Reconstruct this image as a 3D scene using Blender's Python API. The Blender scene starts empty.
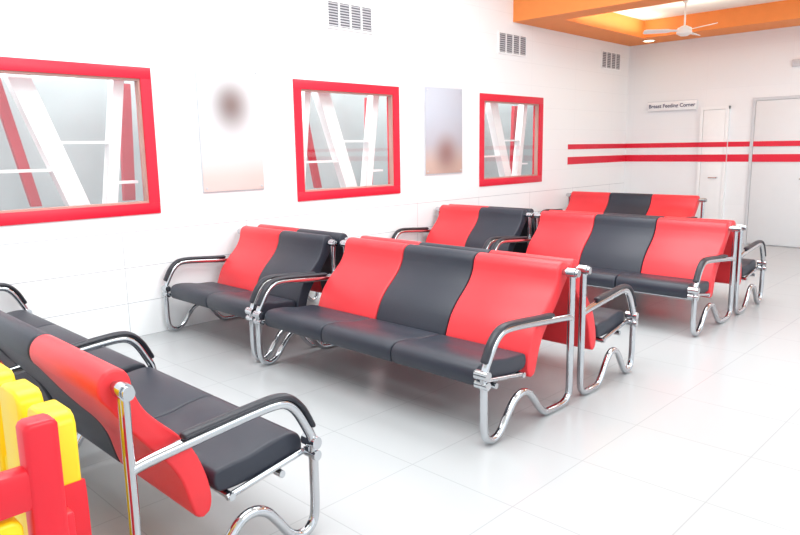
import bpy, bmesh, math
from mathutils import Vector, Matrix

S = bpy.context.scene
COL = S.collection
CY, CZ, K = -5.43, 1.55, 1.022
kx = lambda x: x*K
ky = lambda y: CY+(y-CY)*K
kz = lambda z: CZ+(z-CZ)*K
WY = ky(0.0)          # wall with the windows
FX = kx(11.1)         # far wall

# ------------------------------------------------------------ materials
def lin(c):
    return tuple(((v/255)/12.92 if v/255 <= .04045 else ((v/255+.055)/1.055)**2.4) for v in c)

def mat(name, rgb, rough=.5, metal=0.0, noise=0.03, scale=6.0, bump=0.0, bscale=200, coat=0.0, emit=None, estr=0):
    m = bpy.data.materials.new(name); m.use_nodes = True
    nt = m.node_tree; b = nt.nodes['Principled BSDF']
    c = lin(rgb)
    b.inputs['Roughness'].default_value = rough
    b.inputs['Metallic'].default_value = metal
    b.inputs['Coat Weight'].default_value = coat
    tc = nt.nodes.new('ShaderNodeTexCoord')
    n = nt.nodes.new('ShaderNodeTexNoise'); n.inputs['Scale'].default_value = scale
    nt.links.new(tc.outputs['Object'], n.inputs['Vector'])
    r = nt.nodes.new('ShaderNodeValToRGB')
    r.color_ramp.elements[0].position = .3; r.color_ramp.elements[1].position = .7
    r.color_ramp.elements[0].color = tuple(v*(1-noise) for v in c)+(1,)
    r.color_ramp.elements[1].color = tuple(min(1, v*(1+noise)) for v in c)+(1,)
    nt.links.new(n.outputs['Fac'], r.inputs['Fac'])
    nt.links.new(r.outputs['Color'], b.inputs['Base Color'])
    if bump:
        n2 = nt.nodes.new('ShaderNodeTexNoise'); n2.inputs['Scale'].default_value = bscale
        nt.links.new(tc.outputs['Object'], n2.inputs['Vector'])
        bp = nt.nodes.new('ShaderNodeBump'); bp.inputs['Strength'].default_value = bump
        bp.inputs['Distance'].default_value = .002
        nt.links.new(n2.outputs['Fac'], bp.inputs['Height'])
        nt.links.new(bp.outputs['Normal'], b.inputs['Normal'])
    if emit:
        b.inputs['Emission Color'].default_value = lin(emit)+(1,)
        b.inputs['Emission Strength'].default_value = estr
    return m

def tilemat(name, axes, tw, th, c1, cm, rough, mortar=.004, off=0.0, shift=(0, 0), spec=.5, fade=None):
    m = bpy.data.materials.new(name); m.use_nodes = True
    nt = m.node_tree; b = nt.nodes['Principled BSDF']
    b.inputs['Roughness'].default_value = rough
    b.inputs['Specular IOR Level'].default_value = spec
    tc = nt.nodes.new('ShaderNodeTexCoord')
    sp = nt.nodes.new('ShaderNodeSeparateXYZ'); cb = nt.nodes.new('ShaderNodeCombineXYZ')
    nt.links.new(tc.outputs['Object'], sp.inputs[0])
    for i, a in enumerate(axes):
        ad = nt.nodes.new('ShaderNodeMath'); ad.operation = 'ADD'; ad.inputs[1].default_value = shift[i]
        nt.links.new(sp.outputs[a], ad.inputs[0]); nt.links.new(ad.outputs[0], cb.inputs[i])
    br = nt.nodes.new('ShaderNodeTexBrick')
    br.offset = off; br.inputs['Scale'].default_value = 1
    br.inputs['Brick Width'].default_value = tw; br.inputs['Row Height'].default_value = th
    br.inputs['Mortar Size'].default_value = mortar; br.inputs['Mortar Smooth'].default_value = .3
    a = lin(c1)
    br.inputs['Color1'].default_value = a+(1,)
    br.inputs['Color2'].default_value = tuple(v*.985 for v in a)+(1,)
    br.inputs['Mortar'].default_value = lin(cm)+(1,)
    nt.links.new(cb.outputs[0], br.inputs['Vector'])
    out = br.outputs['Color']
    if fade:   # joints blend into the tile colour above this height
        mr = nt.nodes.new('ShaderNodeMapRange'); mr.inputs['From Min'].default_value = fade; mr.inputs['From Max'].default_value = fade+.02
        mr.inputs['To Max'].default_value = .85
        nt.links.new(sp.outputs['Z'], mr.inputs['Value'])
        mx = nt.nodes.new('ShaderNodeMix'); mx.data_type = 'RGBA'
        nt.links.new(mr.outputs[0], mx.inputs[0]); nt.links.new(out, mx.inputs[6]); mx.inputs[7].default_value = a+(1,)
        out = mx.outputs[2]
    nt.links.new(out, b.inputs['Base Color'])
    return m

M_wall = tilemat('wall_tile', ('X', 'Z'), 1.2, 0.3, (247, 249, 250), (186, 189, 194), .25, .003, spec=.35, fade=.9)
M_far = tilemat('far_wall_tile', ('Y', 'Z'), 1.2, 0.6, (241, 243, 245), (235, 237, 240), .4, .002, spec=.3)
M_floor = tilemat('floor_tile', ('X', 'Y'), 0.6, 0.6, (187, 190, 192), (168, 171, 174), .20, .003, shift=(.1, .25), spec=.26)
M_ceil = mat('ceiling_paint', (250, 246, 238), .8)
M_orange = mat('orange_paint', (252, 150, 74), .6, noise=.02)
M_redp = mat('red_frame_paint', (226, 26, 56), .35)
M_bead = mat('bead_brown', (188, 150, 140), .5)
M_redv = mat('red_vinyl', (236, 54, 62), .36, bump=.3, bscale=350)
M_blkv = mat('black_vinyl', (42, 47, 59), .40, bump=.35, bscale=350)
M_chrome = mat('chrome', (200, 203, 207), .08, 1.0, noise=.01)
M_pad = mat('armrest_black', (38, 41, 50), .38)
M_white = mat('white_paint', (245, 247, 248), .4, noise=.01)
M_grille = mat('grille_white', (250, 251, 251), .4)
M_back = mat('inner_room_grey', (176, 182, 182), .7, noise=.12, scale=1.5)
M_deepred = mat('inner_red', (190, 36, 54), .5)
M_grey = mat('vent_grey', (200, 200, 204), .5)
M_dark = mat('vent_dark', (104, 105, 112), .7)
M_door = mat('door_grey', (228, 230, 232), .45, noise=.006)
M_doorf = mat('door_frame_grey', (208, 210, 214), .5, noise=.006)
M_yel = mat('yellow_plastic', (253, 218, 30), .35)
M_redpl = mat('red_plastic', (228, 30, 48), .35)
M_text = mat('text_dark', (78, 80, 108), .6)
M_lamp = mat('lamp_glow', (255, 235, 190), .4, emit=(255, 236, 190), estr=5)
M_fan = mat('fan_white', (252, 249, 243), .4)
M_sock = mat('poster_edge_silver', (210, 212, 217), .4)

M_glass = bpy.data.materials.new('window_glass'); M_glass.use_nodes = True
nt = M_glass.node_tree; nt.nodes.clear()
o = nt.nodes.new('ShaderNodeOutputMaterial'); mx = nt.nodes.new('ShaderNodeMixShader')
tr = nt.nodes.new('ShaderNodeBsdfTransparent'); gl = nt.nodes.new('ShaderNodeBsdfGlossy')
gl.inputs['Roughness'].default_value = .03; mx.inputs[0].default_value = .08
nt.links.new(tr.outputs[0], mx.inputs[1]); nt.links.new(gl.outputs[0], mx.inputs[2]); nt.links.new(mx.outputs[0], o.inputs[0])

def postermat(name, top, mid, bot, blob, bx, bz, br_):
    """print: vertical tone bands plus one soft blurred figure"""
    m = bpy.data.materials.new(name); m.use_nodes = True
    nt = m.node_tree; b = nt.nodes['Principled BSDF']; b.inputs['Roughness'].default_value = .3
    tc = nt.nodes.new('ShaderNodeTexCoord'); sp = nt.nodes.new('ShaderNodeSeparateXYZ')
    nt.links.new(tc.outputs['Generated'], sp.inputs[0])
    r = nt.nodes.new('ShaderNodeValToRGB'); e = r.color_ramp.elements
    e[0].position = 0; e[0].color = lin(bot)+(1,)
    e[1].position = 1; e[1].color = lin(top)+(1,)
    k = e.new(.12); k.color = lin(bot)+(1,)
    k = e.new(.35); k.color = lin(mid)+(1,)
    k = e.new(.7); k.color = lin(top)+(1,)
    nt.links.new(sp.outputs['Z'], r.inputs['Fac'])
    mp = nt.nodes.new('ShaderNodeMapping'); mp.inputs['Location'].default_value = (-bx*2/br_, 0, -bz*3/br_)
    mp.inputs['Scale'].default_value = (2/br_, 0, 3/br_)
    nt.links.new(tc.outputs['Generated'], mp.inputs['Vector'])
    g = nt.nodes.new('ShaderNodeTexGradient'); g.gradient_type = 'SPHERICAL'
    nt.links.new(mp.outputs[0], g.inputs['Vector'])
    rr = nt.nodes.new('ShaderNodeValToRGB'); rr.color_ramp.interpolation = 'EASE'
    rr.color_ramp.elements[1].position = 1
    nt.links.new(g.outputs['Fac'], rr.inputs['Fac'])
    mix = nt.nodes.new('ShaderNodeMix'); mix.data_type = 'RGBA'
    nt.links.new(rr.outputs['Color'], mix.inputs[0])
    nt.links.new(r.outputs['Color'], mix.inputs[6]); mix.inputs[7].default_value = lin(blob)+(1,)
    nt.links.new(mix.outputs[2], b.inputs['Base Color'])
    return m

# ------------------------------------------------------------ helpers
def obj(name, data, parent=None, loc=(0, 0, 0), rot=(0, 0, 0), **props):
    ob = bpy.data.objects.new(name, data); COL.objects.link(ob)
    ob.location = loc; ob.rotation_euler = rot
    if parent: ob.parent = parent
    for k, v in props.items(): ob[k] = v
    return ob

def finish(bm, name, m, smooth=True):
    bmesh.ops.recalc_face_normals(bm, faces=bm.faces[:])
    me = bpy.data.meshes.new(name); bm.to_mesh(me); bm.free()
    ms = m if isinstance(m, (list, tuple)) else [m]
    for x in ms: me.materials.append(x)
    if smooth:
        for p in me.polygons: p.use_smooth = True
        try: me.set_sharp_from_angle(angle=math.radians(38))
        except Exception: pass
    return me

def addbox(bm, x0, x1, y0, y1, z0, z1, bev=0, mi=0):
    vs = [bm.verts.new((x, y, z)) for x in (x0, x1) for y in (y0, y1) for z in (z0, z1)]
    fs = [(0, 1, 3, 2), (4, 6, 7, 5), (0, 4, 5, 1), (2, 3, 7, 6), (0, 2, 6, 4), (1, 5, 7, 3)]
    faces = [bm.faces.new([vs[i] for i in f]) for f in fs]
    for f in faces: f.material_index = mi
    if bev:
        es = list({e for f in faces for e in f.edges})
        bmesh.ops.bevel(bm, geom=es, offset=bev, segments=2, profile=.5, affect='EDGES')

def box(name, x0, x1, y0, y1, z0, z1, m, bev=0, **kw):
    bm = bmesh.new(); addbox(bm, x0, x1, y0, y1, z0, z1, bev)
    return obj(name, finish(bm, name, m, bool(bev)), **kw)

def catmull(p, sub=6, closed=False):
    out = []; n = len(p)
    rng = range(n) if closed else range(n-1)
    for i in rng:
        if closed: a, b, c, d = p[(i-1) % n], p[i], p[(i+1) % n], p[(i+2) % n]
        else: a, b, c, d = p[max(i-1, 0)], p[i], p[i+1], p[min(i+2, n-1)]
        for j in range(sub):
            t = j/sub
            out.append(tuple(.5*((2*b[k])+(-a[k]+c[k])*t+(2*a[k]-5*b[k]+4*c[k]-d[k])*t*t+(-a[k]+3*b[k]-3*c[k]+d[k])*t**3) for k in range(2)))
    if not closed: out.append(tuple(p[-1]))
    return out

def addsweep(bm, path, a, b, y=0, n=14, round_ends=False):
    """sweep an ellipse (a along Y, b along path normal) along an XZ path"""
    rings = []; m = len(path)
    for i, (x, z) in enumerate(path):
        p0 = path[max(i-1, 0)]; p1 = path[min(i+1, m-1)]
        t = Vector((p1[0]-p0[0], p1[1]-p0[1])).normalized(); nn = Vector((-t.y, t.x))
        s = 1
        if round_ends:
            k = min(i, m-1-i)
            s = (.45, .8, .95)[k] if k < 3 else 1
        rings.append([bm.verts.new((x+nn.x*b*s*math.sin(q), y+a*s*math.cos(q), z+nn.y*b*s*math.sin(q)))
                      for q in [2*math.pi*j/n for j in range(n)]])
    for r0, r1 in zip(rings, rings[1:]):
        for j in range(n): bm.faces.new((r0[j], r0[(j+1) % n], r1[(j+1) % n], r1[j]))
    bm.faces.new(rings[0]); bm.faces.new(rings[-1][::-1])

def addcyl(bm, p0, p1, r, n=20, r2=None, mi=0):
    p0 = Vector(p0); p1 = Vector(p1); d = p1-p0
    q = Vector((0, 0, 1)).rotation_difference(d.normalized()).to_matrix().to_4x4()
    g = bmesh.ops.create_cone(bm, cap_ends=True, segments=n, radius1=r, radius2=r if r2 is None else r2, depth=d.length,
                              matrix=Matrix.Translation((p0+p1)/2) @ q)
    for v in g['verts']:
        for f in v.link_faces: f.material_index = mi

def pad(name, prof, w, m, bev=.02):
    """profile loop in (u,z), extruded along Y with soft rounded ends; x=-u"""
    bm = bmesh.new()
    A = [bm.verts.new((-u, -w/2, z)) for u, z in prof]
    B = [bm.verts.new((-u, w/2, z)) for u, z in prof]
    n = len(prof)
    f0 = bm.faces.new(A); f1 = bm.faces.new(B[::-1])
    for i in range(n): bm.faces.new((A[i], B[i], B[(i+1) % n], A[(i+1) % n]))
    bmesh.ops.recalc_face_normals(bm, faces=bm.faces[:])
    es = list(f0.edges)+list(f1.edges)
    bmesh.ops.bevel(bm, geom=es, offset=bev, segments=3, profile=.5, affect='EDGES')
    return finish(bm, name, m)

# ------------------------------------------------------------ bench parts
PW = .62
RC = (.0, .806); RR = .065
roll = [(RC[0]+RR*math.cos(math.radians(a)), RC[1]+RR*math.sin(math.radians(a))) for a in range(230, 4, -15)]
front = catmull([(.071, .775), (.089, .735), (.119, .690), (.169, .64), (.235, .58), (.297, .505), (.337, .42), (.359, .345), (.363, .285), (.350, .25)], 3)
back = catmull([(.322, .236), (.288, .25), (.266, .305), (.236, .40), (.188, .48), (.120, .555), (.060, .625), (.010, .69), (-.03, .742)], 3)
ME = {}
for nm, m in (('red', M_redv), ('black', M_blkv)):
    ME['back_'+nm] = pad('backrest_'+nm, roll+front+back, PW-.006, m, .012)
seatp = catmull([(.385, .390), (.45, .402), (.56, .408), (.66, .426), (.76, .434), (.818, .422), (.842, .385), (.838, .335), (.815, .312),
                 (.74, .306), (.58, .304), (.42, .304), (.378, .335)], 4, True)
ME['seat'] = pad('seat_cushion', seatp, PW-.006, M_blkv, .014)

bm = bmesh.new()
UF = .852
fr = catmull([(0.0, .540), (.06, .552), (.3, .575), (.54, .596), (.655, .600), (.715, .587), (.765, .545), (.812, .475), (UF-.006, .41), (UF, .33), (UF, .24), (UF-.001, .13),
              (.838, .06), (.795, .026), (.745, .026), (.695, .058), (.640, .125), (.585, .183), (.520, .210), (.455, .200), (.395, .150), (.335, .080), (.275, .032), (.20, .022),
              (.09, .022), (.025, .045), (.0, .11), (0, .4), (0, .6), (0, .812)], 7)
addsweep(bm, [(-u, z) for u, z in fr], .0215, .0215)
ME['frame'] = finish(bm, 'side_frame', M_chrome)
bm = bmesh.new()
ap = catmull([(.21, .596), (.25, .602), (.37, .610), (.54, .623), (.66, .627), (.733, .610), (.795, .557), (.838, .488), (.852, .460)], 6)
addsweep(bm, [(-u, z) for u, z in ap], .025, .013, round_ends=True)
ME['arm'] = finish(bm, 'armrest', M_pad)

def supports(L):
    key = 'sup%.2f' % L
    if key in ME: return ME[key]
    bm = bmesh.new(); h = L/2
    addcyl(bm, (0, -h-.035, .812), (0, h+.035, .812), .019)
    for s in (-1, 1):
        addcyl(bm, (0, s*(h-.028), .812), (0, s*(h+.028), .812), .029)
        addcyl(bm, (0, s*(h+.03), .812), (0, s*(h+.045), .812), .023)
        addcyl(bm, (-UF, s*(h-.05), .395), (-UF, s*(h+.030), .395), .026)
        addcyl(bm, (-UF, s*(h-.05), .343), (-UF, s*(h+.030), .343), .022)
        addcyl(bm, (-UF, s*(h-.045), .350), (-.42, s*(h-.045), .285), .013)
    addcyl(bm, (-.70, -h+.03, .292), (-.70, h-.03, .292), .016)
    addcyl(bm, (-.44, -h+.03, .285), (-.44, h-.03, .285), .016)
    ME[key] = finish(bm, 'support_rail', M_chrome)
    return ME[key]

def bench(colors, y0, y1, X, face, label, group, sx=1.0, mid=None):
    """colors listed from low Y to high Y, face -1 looks toward -X; mid = seats before an extra middle frame"""
    L = y1-y0; n = len(colors)
    e = obj('waiting_bench', None, loc=(X, (y0+y1)/2, 0), rot=(0, 0, 0 if face < 0 else math.pi),
            label=label, category='bench', group=group)
    e.empty_display_size = .2; e.scale = (sx, 1, 1)
    gap = .07 if mid else 0
    pitch = (L-.11-gap)/n; sg = 1 if face < 0 else -1
    for i, c in enumerate(colors):
        y = sg*(-L/2+.055+pitch*(i+.5)+(gap if mid and i >= mid else 0))
        b = obj('backrest', ME['back_'+c], e, (0, y, 0)); b.scale = (1, pitch/PW, 1); b['label'] = c+' vinyl padded backrest with rolled top'
        s = obj('seat', ME['seat'], e, (0, y, 0)); s.scale = (1, pitch/PW, 1); s['label'] = 'black vinyl seat cushion'
    ys = [-L/2, L/2]
    if mid: ys.append(sg*(-L/2+.055+pitch*mid+gap/2))
    for y in ys:
        obj('side_frame', ME['frame'], e, (0, y, 0), label='bent chrome tube leg frame')
        obj('armrest', ME['arm'], e, (0, y, 0), label='black padded armrest')
    obj('support_rail', supports(L), e, label='chrome seat support rails')
    return e

R, B = 'red', 'black'
G = 'waiting room benches'
D = .066
bench([R, B, B, R, B], -3.37, WY-.10, .85, 1, 'five-seat chrome bench with red and black backs beside play fence', G, .87, mid=2)
bench([R, B, R], -3.40, -1.38, 3.60-D, -1, 'three-seat chrome bench, red-black-red backs, in back-to-back pair', G)
bench([R, B, R], -3.40, -1.38, 3.60+D, 1, 'three-seat chrome bench backing onto another, facing the striped wall', G, .82)
bench([B, R], -1.27, WY-.08, 3.56-D, -1, 'two-seat chrome bench, black and red backs, against windowed wall', G, .93)
bench([B, R], -1.27, WY-.08, 3.60+D, 1, 'two-seat chrome bench, backing onto another by the windowed wall', G, .82)
X3 = 6.37
bench([R, B, R], -3.40, -1.38, X3-D, -1, 'three-seat chrome bench, red-black-red backs, in farther back-to-back pair', G)
bench([R, B, R], -3.40, -1.38, X3+D, 1, 'three-seat chrome bench backing onto another, facing the doors', G, .84)
bench([B, R], -1.27, WY-.08, X3-D, -1, 'two-seat chrome bench, black and red backs, below lavender poster', G)
bench([B, R], -1.27, WY-.08, X3+D, 1, 'two-seat chrome bench below the small red-framed window', G, .84)
bench([R, B, R], -2.00, WY-.12, 9.30, -1, 'three-seat chrome bench, red-black-red backs, by red-striped wall', G)

# ------------------------------------------------------------ room shell
st = dict(kind='structure')
box('floor', -4, FX+.2, -10, WY+.2, -.1, 0, M_floor, **st)
box('wall_back', FX, FX+.15, -10, WY+.2, 0, 4.0, M_far, **st)
Wz0, Wz1 = kz(1.05), kz(2.227)
wins = [(kx(1.24), kx(2.69)), (kx(4.126), kx(5.58)), (kx(7.05), kx(8.51))]
bm = bmesh.new()
xs = [-4]+[v for w in wins for v in w]+[FX]
for i in range(len(xs)-1):
    if i % 2 == 0: addbox(bm, xs[i], xs[i+1], WY, WY+.15, 0, 4.0)
    else:
        addbox(bm, xs[i], xs[i+1], WY, WY+.15, 0, Wz0); addbox(bm, xs[i], xs[i+1], WY, WY+.15, Wz1, 4.0)
obj('wall_left', finish(bm, 'wall_left', M_wall, False), **st)
box('wall_inner', -4, FX, WY+.75, WY+.8, 0, 4.0, M_back, **st)
box('ceiling', -4, kx(7.76), -10, WY+.2, 3.9, 4.0, M_ceil, **st)
# dropped ceiling with recess
Z0, Z1 = kz(3.165), kz(3.42)
bm = bmesh.new()
addbox(bm, kx(7.76), kx(8.15), -10, WY, Z0, 3.9)
addbox(bm, kx(8.15), kx(10.45), WY-.55, WY, Z0, 3.9)
addbox(bm, kx(10.45), FX, -10, WY, Z0, 3.9)
obj('trim_1', finish(bm, 'trim_1', M_orange, False), **st)
box('trim_2', kx(8.15), kx(10.45), -10, WY-.55, Z1, Z1+.05, M_ceil, **st)

# windows
def window(i, x0, x1):
    e = obj('window_%d' % i, None, loc=(x0, WY, Wz0), **st)
    w, h, t = x1-x0, Wz1-Wz0, .092
    bm = bmesh.new()
    addbox(bm, 0, w, -.012, .10, 0, t, .002); addbox(bm, 0, w, -.012, .10, h-t, h, .002)
    addbox(bm, 0, t, -.0118, .099, t, h-t); addbox(bm, w-t, w, -.0118, .099, t, h-t)
    obj('window_frame', finish(bm, 'window_frame', M_redp), e, label='bright red painted window frame')
    bm = bmesh.new(); g = .016
    addbox(bm, t, w-t, .005, .06, t, t+g); addbox(bm, t, w-t, .005, .06, h-t-g, h-t)
    addbox(bm, t, t+g, .006, .059, t, h-t); addbox(bm, w-t-g, w-t, .006, .059, t, h-t)
    obj('inner_bead', finish(bm, 'inner_bead', M_bead, False), e, label='thin brownish glazing bead')
    bm = bmesh.new(); addbox(bm, t, w-t, .038, .042, t, h-t)
    obj('glass_pane', finish(bm, 'glass_pane', M_glass, False), e)
    def bar(bm, p, q, ww, y0, y1):
        X = lambda f: t+f*(w-2*t); Zf = lambda f: t+f*(h-2*t)
        pts = [(X(p[0])-ww/2, Zf(p[1])), (X(p[0])+ww/2, Zf(p[1])), (X(q[0])+ww/2, Zf(q[1])), (X(q[0])-ww/2, Zf(q[1]))]
        a = [bm.verts.new((x, y0, z)) for x, z in pts]; b = [bm.verts.new((x, y1, z)) for x, z in pts]
        bm.faces.new(a); bm.faces.new(b[::-1])
        for k in range(4): bm.faces.new((a[k], b[k], b[(k+1) % 4], a[(k+1) % 4]))
    def hb(bm, f0, f1, zf):
        X = lambda f: t+f*(w-2*t)
        addbox(bm, X(f0), X(f1), .18, .26, t+zf*(h-2*t)-.011, t+zf*(h-2*t)+.011)
    bm = bmesh.new()
    bar(bm, (.07, 0), (.17, 1), .075, .16, .26)
    bar(bm, (.61, 0), (.33, 1), .165, .16, .26)
    bar(bm, (.81, 0), (.92, 1), .09, .16, .26)
    hb(bm, 0, .14, .70); hb(bm, .08, .54, .29); hb(bm, .44, .86, .50)
    hb(bm, .83, 1.0, .17)
    obj('slanted_shelf', finish(bm, 'slanted_shelf', M_grille, False), e, label='white slanted shelf lattice behind the glass')
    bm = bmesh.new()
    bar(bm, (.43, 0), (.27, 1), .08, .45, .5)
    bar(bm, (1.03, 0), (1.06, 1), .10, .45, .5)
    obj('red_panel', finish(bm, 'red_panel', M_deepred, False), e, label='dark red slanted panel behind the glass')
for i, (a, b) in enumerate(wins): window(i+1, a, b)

# stripes
def stripe(n, z0, z1):
    z0, z1 = kz(z0), kz(z1)
    bm = bmesh.new()
    addbox(bm, kx(9.22), FX-.006, WY-.006, WY, z0, z1)
    addbox(bm, FX-.006, FX, ky(-1.97), WY, z0, z1)
    addbox(bm, FX-.006, FX, -10, ky(-2.95), z0, z1)
    obj('trim_%d' % n, finish(bm, 'stripe', M_redp, False), **st)
stripe(3, 1.50, 1.575); stripe(4, 1.275, 1.385)

# doors on the far wall
def door(n, y0, y1, ztop, dep=.03):
    e = obj('door_%d' % n, None, loc=(FX, (y0+y1)/2, 0), **st)
    h = (y1-y0)/2; bm = bmesh.new(); f = .045
    addbox(bm, -dep, 0, -h, -h+f, 0, ztop); addbox(bm, -dep, 0, h-f, h, 0, ztop); addbox(bm, -dep-.002, 0, -h, h, ztop-f, ztop)
    obj('door_frame', finish(bm, 'door_frame', M_doorf if n == 1 else M_white, False), e)
    bm = bmesh.new(); addbox(bm, -dep+.006, 0, -h+f+.004, h-f-.004, .01, ztop-f-.004, .002)
    obj('door_leaf', finish(bm, 'door_leaf', M_door if n == 1 else M_white), e)
    bm = bmesh.new()
    addcyl(bm, (-dep, -h+.12, 1.02), (-dep-.04, -h+.12, 1.02), .012); addcyl(bm, (-dep-.04, -h+.12, 1.02), (-dep-.04, -h+.24, 1.02), .010)
    obj('door_handle', finish(bm, 'door_handle', M_chrome), e)
    bm = bmesh.new(); q = 0 if n == 2 else .05
    for a, b in ((1.50, 1.575), (1.275, 1.385)): addbox(bm, -dep-.006, -dep+.01, -h+q, h-q, kz(a), kz(b))
    obj('red_stripe', finish(bm, 'red_stripe', M_redp, False), e)
door(1, ky(-2.92), ky(-1.98), kz(2.21))
door(2, ky(-1.66), ky(-1.24), kz(2.11), .06)

# sign
sg = obj('door_sign', None, loc=(FX-.03, ky(-.77), kz(2.16)), label='white sign board with dark lettering on the tiled wall', category='sign')
bm = bmesh.new(); addbox(bm, -.012, .028, -.40, .40, -.075, .075, .004)
obj('sign_board', finish(bm, 'sign_board', M_white), sg)
bm = bmesh.new()
addbox(bm, -.014, .0, -.405, .405, -.08, -.072); addbox(bm, -.014, .0, -.405, .405, .072, .08)
obj('sign_edge', finish(bm, 'sign_edge', M_sock, False), sg)
cu = bpy.data.curves.new('lettering', 'FONT'); cu.body = 'Breast Feeding Corner'; cu.size = .083; cu.align_x = 'CENTER'; cu.align_y = 'CENTER'
cu.extrude = .001; cu.offset = .0014
tmp = bpy.data.objects.new('tmp', cu); COL.objects.link(tmp)
bpy.context.view_layer.update()
tm = bpy.data.meshes.new_from_object(tmp.evaluated_get(bpy.context.evaluated_depsgraph_get()))
bpy.data.objects.remove(tmp); tm.materials.clear(); tm.materials.append(M_text)
obj('lettering', tm, sg, (-.0145, 0, 0), (math.pi/2, 0, -math.pi/2), label='dark lettering')

# posters
def poster(x0, x1, z0, z1, m, label, mm, rim=.008):
    w, h = (x1-x0), (z1-z0)
    e = obj('wall_poster', None, loc=((x0+x1)/2, WY, (z0+z1)/2), label=label, category='poster')
    bm = bmesh.new(); addbox(bm, -w/2, w/2, -.018, -.012, -h/2, h/2, .002)
    obj('poster_print', finish(bm, 'poster_print', m), e)
    bm = bmesh.new()
    addbox(bm, -w/2-rim, w/2+rim, -.012, 0, -h/2-rim, h/2+rim)
    for sx in (-1, 1):
        for sz in (-1, 1): addcyl(bm, (sx*(w/2-.03), -.017, sz*(h/2-.03)), (sx*(w/2-.03), -.026, sz*(h/2-.03)), .009)
    obj('poster_mount', finish(bm, 'poster_mount', mm), e, label='silver backing with small standoff caps')
poster(kx(3.10), kx(3.73), kz(1.20), kz(2.28), postermat('poster_a', (228, 231, 235), (234, 232, 234), (232, 216, 210), (132, 116, 114), .50, .70, 1.05),
       'pale glossy wall poster with a blurred brown-haired figure', M_sock, .006)
poster(kx(6.01), kx(6.68), kz(1.25), kz(2.25), postermat('poster_b', (192, 198, 210), (190, 188, 196), (210, 184, 172), (158, 124, 120), .55, .24, .95),
       'lavender and peach framed wall poster between red windows', M_sock, .014)

# vents
def vent(x0, x1):
    z0, z1 = kz(2.745), kz(3.02); w = x1-x0; h = z1-z0
    e = obj('air_vent', None, loc=((x0+x1)/2, WY, (z0+z1)/2), label='grey louvred air vent grille high on the white wall', category='vent', group='wall air vents')
    bm = bmesh.new(); t = .02
    addbox(bm, -w/2, w/2, -.015, 0, -h/2, -h/2+t); addbox(bm, -w/2, w/2, -.015, 0, h/2-t, h/2)
    for k in range(5):
        x = -w/2+k*(w-t)/4; addbox(bm, x, x+t, -.0148, 0, -h/2+t, h/2-t)
    obj('vent_frame', finish(bm, 'vent_frame', M_white, False), e)
    bm = bmesh.new(); addbox(bm, -w/2+t, w/2-t, -.004, 0, -h/2+t, h/2-t, mi=1)
    n = 9
    for k in range(n):
        z = -h/2+t+(k+.5)*(h-2*t)/n
        addbox(bm, -w/2+t, w/2-t, -.012, -.004, z-.006, z+.005)
    obj('vent_slats', finish(bm, 'vent_slats', [M_grey, M_dark], False), e, label='grey slats')
vent(kx(4.57), kx(5.2)); vent(kx(7.43), kx(8.07)); vent(kx(10.15), kx(10.78))

# small wall box near the door
e = obj('wall_switch_box', None, loc=(FX, ky(-2.58), kz(2.66)), label='small pale grey wall box above the door', category='box')
bm = bmesh.new(); addbox(bm, -.04, 0, -.12, .12, -.05, .05, .008); obj('box_body', finish(bm, 'box_body', M_sock), e)
bm = bmesh.new(); addbox(bm, -.043, -.038, -.025, .03, -.02, .02); sw = finish(bm, 'box_switch', M_grey, False)
for k in range(3): obj('box_switch', sw, e, (0, -.065+k*.065, 0))

# ceiling fan
fx, fy, fz = kx(9.3), ky(-1.63), kz(3.02)
e = obj('ceiling_fan', None, loc=(fx, fy, Z1), label='white three-blade ceiling fan hanging in the recessed ceiling', category='fan')
dz = fz-Z1
bm = bmesh.new(); addcyl(bm, (0, 0, 0), (0, 0, dz+.05), .012); addcyl(bm, (0, 0, -.06), (0, 0, 0), .03, r2=.05)
obj('downrod', finish(bm, 'downrod', M_fan), e)
bm = bmesh.new(); addcyl(bm, (0, 0, dz-.04), (0, 0, dz+.03), .10, 28, .09); addcyl(bm, (0, 0, dz+.03), (0, 0, dz+.06), .09, 28, .03)
addcyl(bm, (0, 0, dz-.07), (0, 0, dz-.04), .05, 28, .1)
obj('motor_housing', finish(bm, 'motor_housing', M_fan), e)
bm = bmesh.new()
pts = [(.09, -.025), (.17, -.03), (.22, -.055), (.50, -.065), (.525, -.045), (.525, .045), (.50, .065), (.22, .055), (.17, .03), (.09, .025)]
a = [bm.verts.new((x, y, dz+.004+y*.25)) for x, y in pts]; b = [bm.verts.new((x, y, dz-.004+y*.25)) for x, y in pts]
bm.faces.new(a); bm.faces.new(b[::-1])
for k in range(len(pts)): bm.faces.new((a[k], b[k], b[(k+1) % len(pts)], a[(k+1) % len(pts)]))
fb = finish(bm, 'blade', M_fan, False)
for k in range(3): obj('blade', fb, e, rot=(0, 0, math.radians(5+120*k)))

# downlight in the orange soffit
def downlight(x, y):
    e = obj('downlight', None, loc=(x, y, Z0), label='round recessed downlight glowing warm in the orange soffit', category='lamp')
    bm = bmesh.new(); addcyl(bm, (0, 0, -.012), (0, 0, 0), .10, 28, .09); obj('trim_ring', finish(bm, 'trim_ring', M_fan), e)
    bm = bmesh.new(); addcyl(bm, (0, 0, -.016), (0, 0, -.011), .075, 28); obj('lamp_lens', finish(bm, 'lamp_lens', M_lamp), e)
downlight(kx(10.72), ky(-.50))

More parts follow.
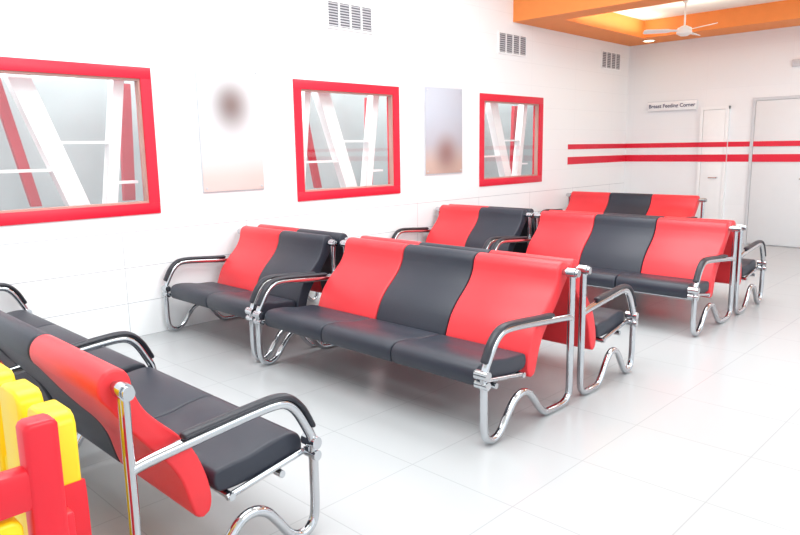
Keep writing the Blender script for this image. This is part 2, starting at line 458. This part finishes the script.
# ------------------------------------------------------------ play fence
FXY = (.60, -3.48)
e = obj('play_fence', None, loc=(FXY[0], FXY[1], 0), label='red and yellow plastic toddler play fence corner', category='fence')
def picket(w, z0, h, t):
    bm = bmesh.new(); c = w*.2
    pr = [(-w/2, z0), (w/2, z0), (w/2, h-c), (w/2-c*.35, h-c*.35), (w/2-c, h), (-w/2+c, h), (-w/2+c*.35, h-c*.35), (-w/2, h-c)]
    A = [bm.verts.new((-t/2, x, z)) for x, z in pr]; B_ = [bm.verts.new((t/2, x, z)) for x, z in pr]
    n = len(pr); f0 = bm.faces.new(A); f1 = bm.faces.new(B_[::-1])
    for i in range(n): bm.faces.new((A[i], B_[i], B_[(i+1) % n], A[(i+1) % n]))
    bmesh.ops.recalc_face_normals(bm, faces=bm.faces[:])
    bmesh.ops.bevel(bm, geom=list(f0.edges)+list(f1.edges), offset=.012, segments=3, profile=.5, affect='EDGES')
    return bm
yp0 = finish(picket(.17, .62, .862, .075), 'yellow_picket_tip', M_yel)
yp = finish(picket(.18, .0, .865, .075), 'yellow_picket', M_yel)
obj('picket', yp0, e, (0, 0, 0), label='yellow chamfered plastic picket tip')
for k in range(1, 4): obj('picket', yp, e, (0, k*.25, 0), label='yellow chamfered plastic picket')
bm = bmesh.new(); addbox(bm, -.025, .025, .05, .85, .08, .20, .015); addbox(bm, -.025, .025, .05, .85, .5, .6, .015)
obj('fence_rail', finish(bm, 'fence_rail', M_yel), e, label='yellow rail')
bm = bmesh.new()
pr = catmull([(-.095, 0), (-.095, .3), (-.095, .63), (-.06, .655), (.06, .655), (.085, .63), (.085, .3), (.085, 0)], 3)
A = [bm.verts.new((-.042, y, z)) for y, z in pr]; B_ = [bm.verts.new((.042, y, z)) for y, z in pr]
n = len(pr); bm.faces.new(A); bm.faces.new(B_[::-1])
for i in range(n): bm.faces.new((A[i], B_[i], B_[(i+1) % n], A[(i+1) % n]))
obj('end_post', finish(bm, 'end_post', M_redpl), e, label='red end post')
# red panel turning the corner
ox, oy = .51-FXY[0], -3.66-FXY[1]
obj('corner_post', finish(picket(.082, 0, .905, .07), 'corner_post', M_redpl), e, (ox, oy, 0), (0, 0, math.pi/2), label='red corner post')
bm = bmesh.new()
addbox(bm, ox, -.03, oy-.025, oy+.025, .10, .64, .01)
addbox(bm, ox-.56, ox, oy-.030, oy+.030, .68, .79, .016)
addbox(bm, ox-.55, ox, oy-.03, oy+.03, .08, .2, .015)
addbox(bm, ox-.61, ox-.53, oy-.05, oy+.05, 0, .88, .012)
obj('fence_rail', finish(bm, 'fence_rail', M_redpl), e, label='flat red rail')
yp2 = finish(picket(.12, .0, .67, .05), 'small_picket', M_yel)
for k in range(3): obj('picket', yp2, e, (ox-.12-k*.15, oy, .0), (0, 0, math.pi/2), label='yellow chamfered plastic picket')

# ------------------------------------------------------------ lights
def area(name, loc, sx, sy, power, col=(1, 1, 1), rot=(0, 0, 0)):
    l = bpy.data.lights.new(name, 'AREA'); l.shape = 'RECTANGLE'; l.size = sx; l.size_y = sy; l.energy = power; l.color = col
    return obj(name, l, loc=loc, rot=rot)
CW = (.96, .99, 1)
area('ceiling_and_fill_light', (1.3, -2.4, 3.85), 3.0, 3.0, 142, CW)
area('ceiling_and_fill_light', (5.2, -2.4, 3.85), 3.0, 3.0, 132, CW)
area('ceiling_and_fill_light', (3.0, -7.5, 3.85), 5, 2.5, 245, CW, rot=(math.radians(45), 0, 0))  # flash-like soft fill added on the camera side to brighten the window wall
area('ceiling_and_fill_light', (5.0, -5.2, 3.85), 2.5, 2.0, 85, CW, rot=(0, math.radians(-50), 0))
area('cove_light', (kx(9.3), WY-.75, Z0+.03), 2.0, .12, 8, (1, .90, .72), rot=(math.pi, 0, 0))
area('cove_light', (kx(9.6), -3.6, Z0+.03), .12, 5.0, 11, (1, .90, .74), rot=(math.pi, 0, 0))
area('ceiling_and_fill_light', (9.4, -4.5, Z1-.03), 1.0, 2.5, 28, (1, .99, .98))
area('inner_room_light', (2.2, WY+.45, 3.6), 5, .4, 135, CW)
area('inner_room_light', (7.0, WY+.45, 3.6), 5, .4, 135, CW)
w = bpy.data.worlds.new('world'); S.world = w; w.use_nodes = True
w.node_tree.nodes['Background'].inputs[0].default_value = (.89, .95, 1.0, 1)
w.node_tree.nodes['Background'].inputs[1].default_value = 1.45

# ------------------------------------------------------------ camera
d1 = Vector((672, 129.5, -680)).normalized()
d2 = Vector((-709, 107.5, -680)); d2 = (d2-d1*d2.dot(d1)).normalized()
d3 = d1.cross(d2)
cam = bpy.data.cameras.new('camera'); cam.sensor_width = 36; cam.lens = 680/800*36; cam.clip_start = .05
co = bpy.data.objects.new('camera', cam); COL.objects.link(co)
co.matrix_world = Matrix.Translation((0, CY, CZ)) @ Matrix((d1, d2, d3)).to_4x4()
S.camera = co
S.view_settings.view_transform = 'Standard'
S.view_settings.look = 'None'
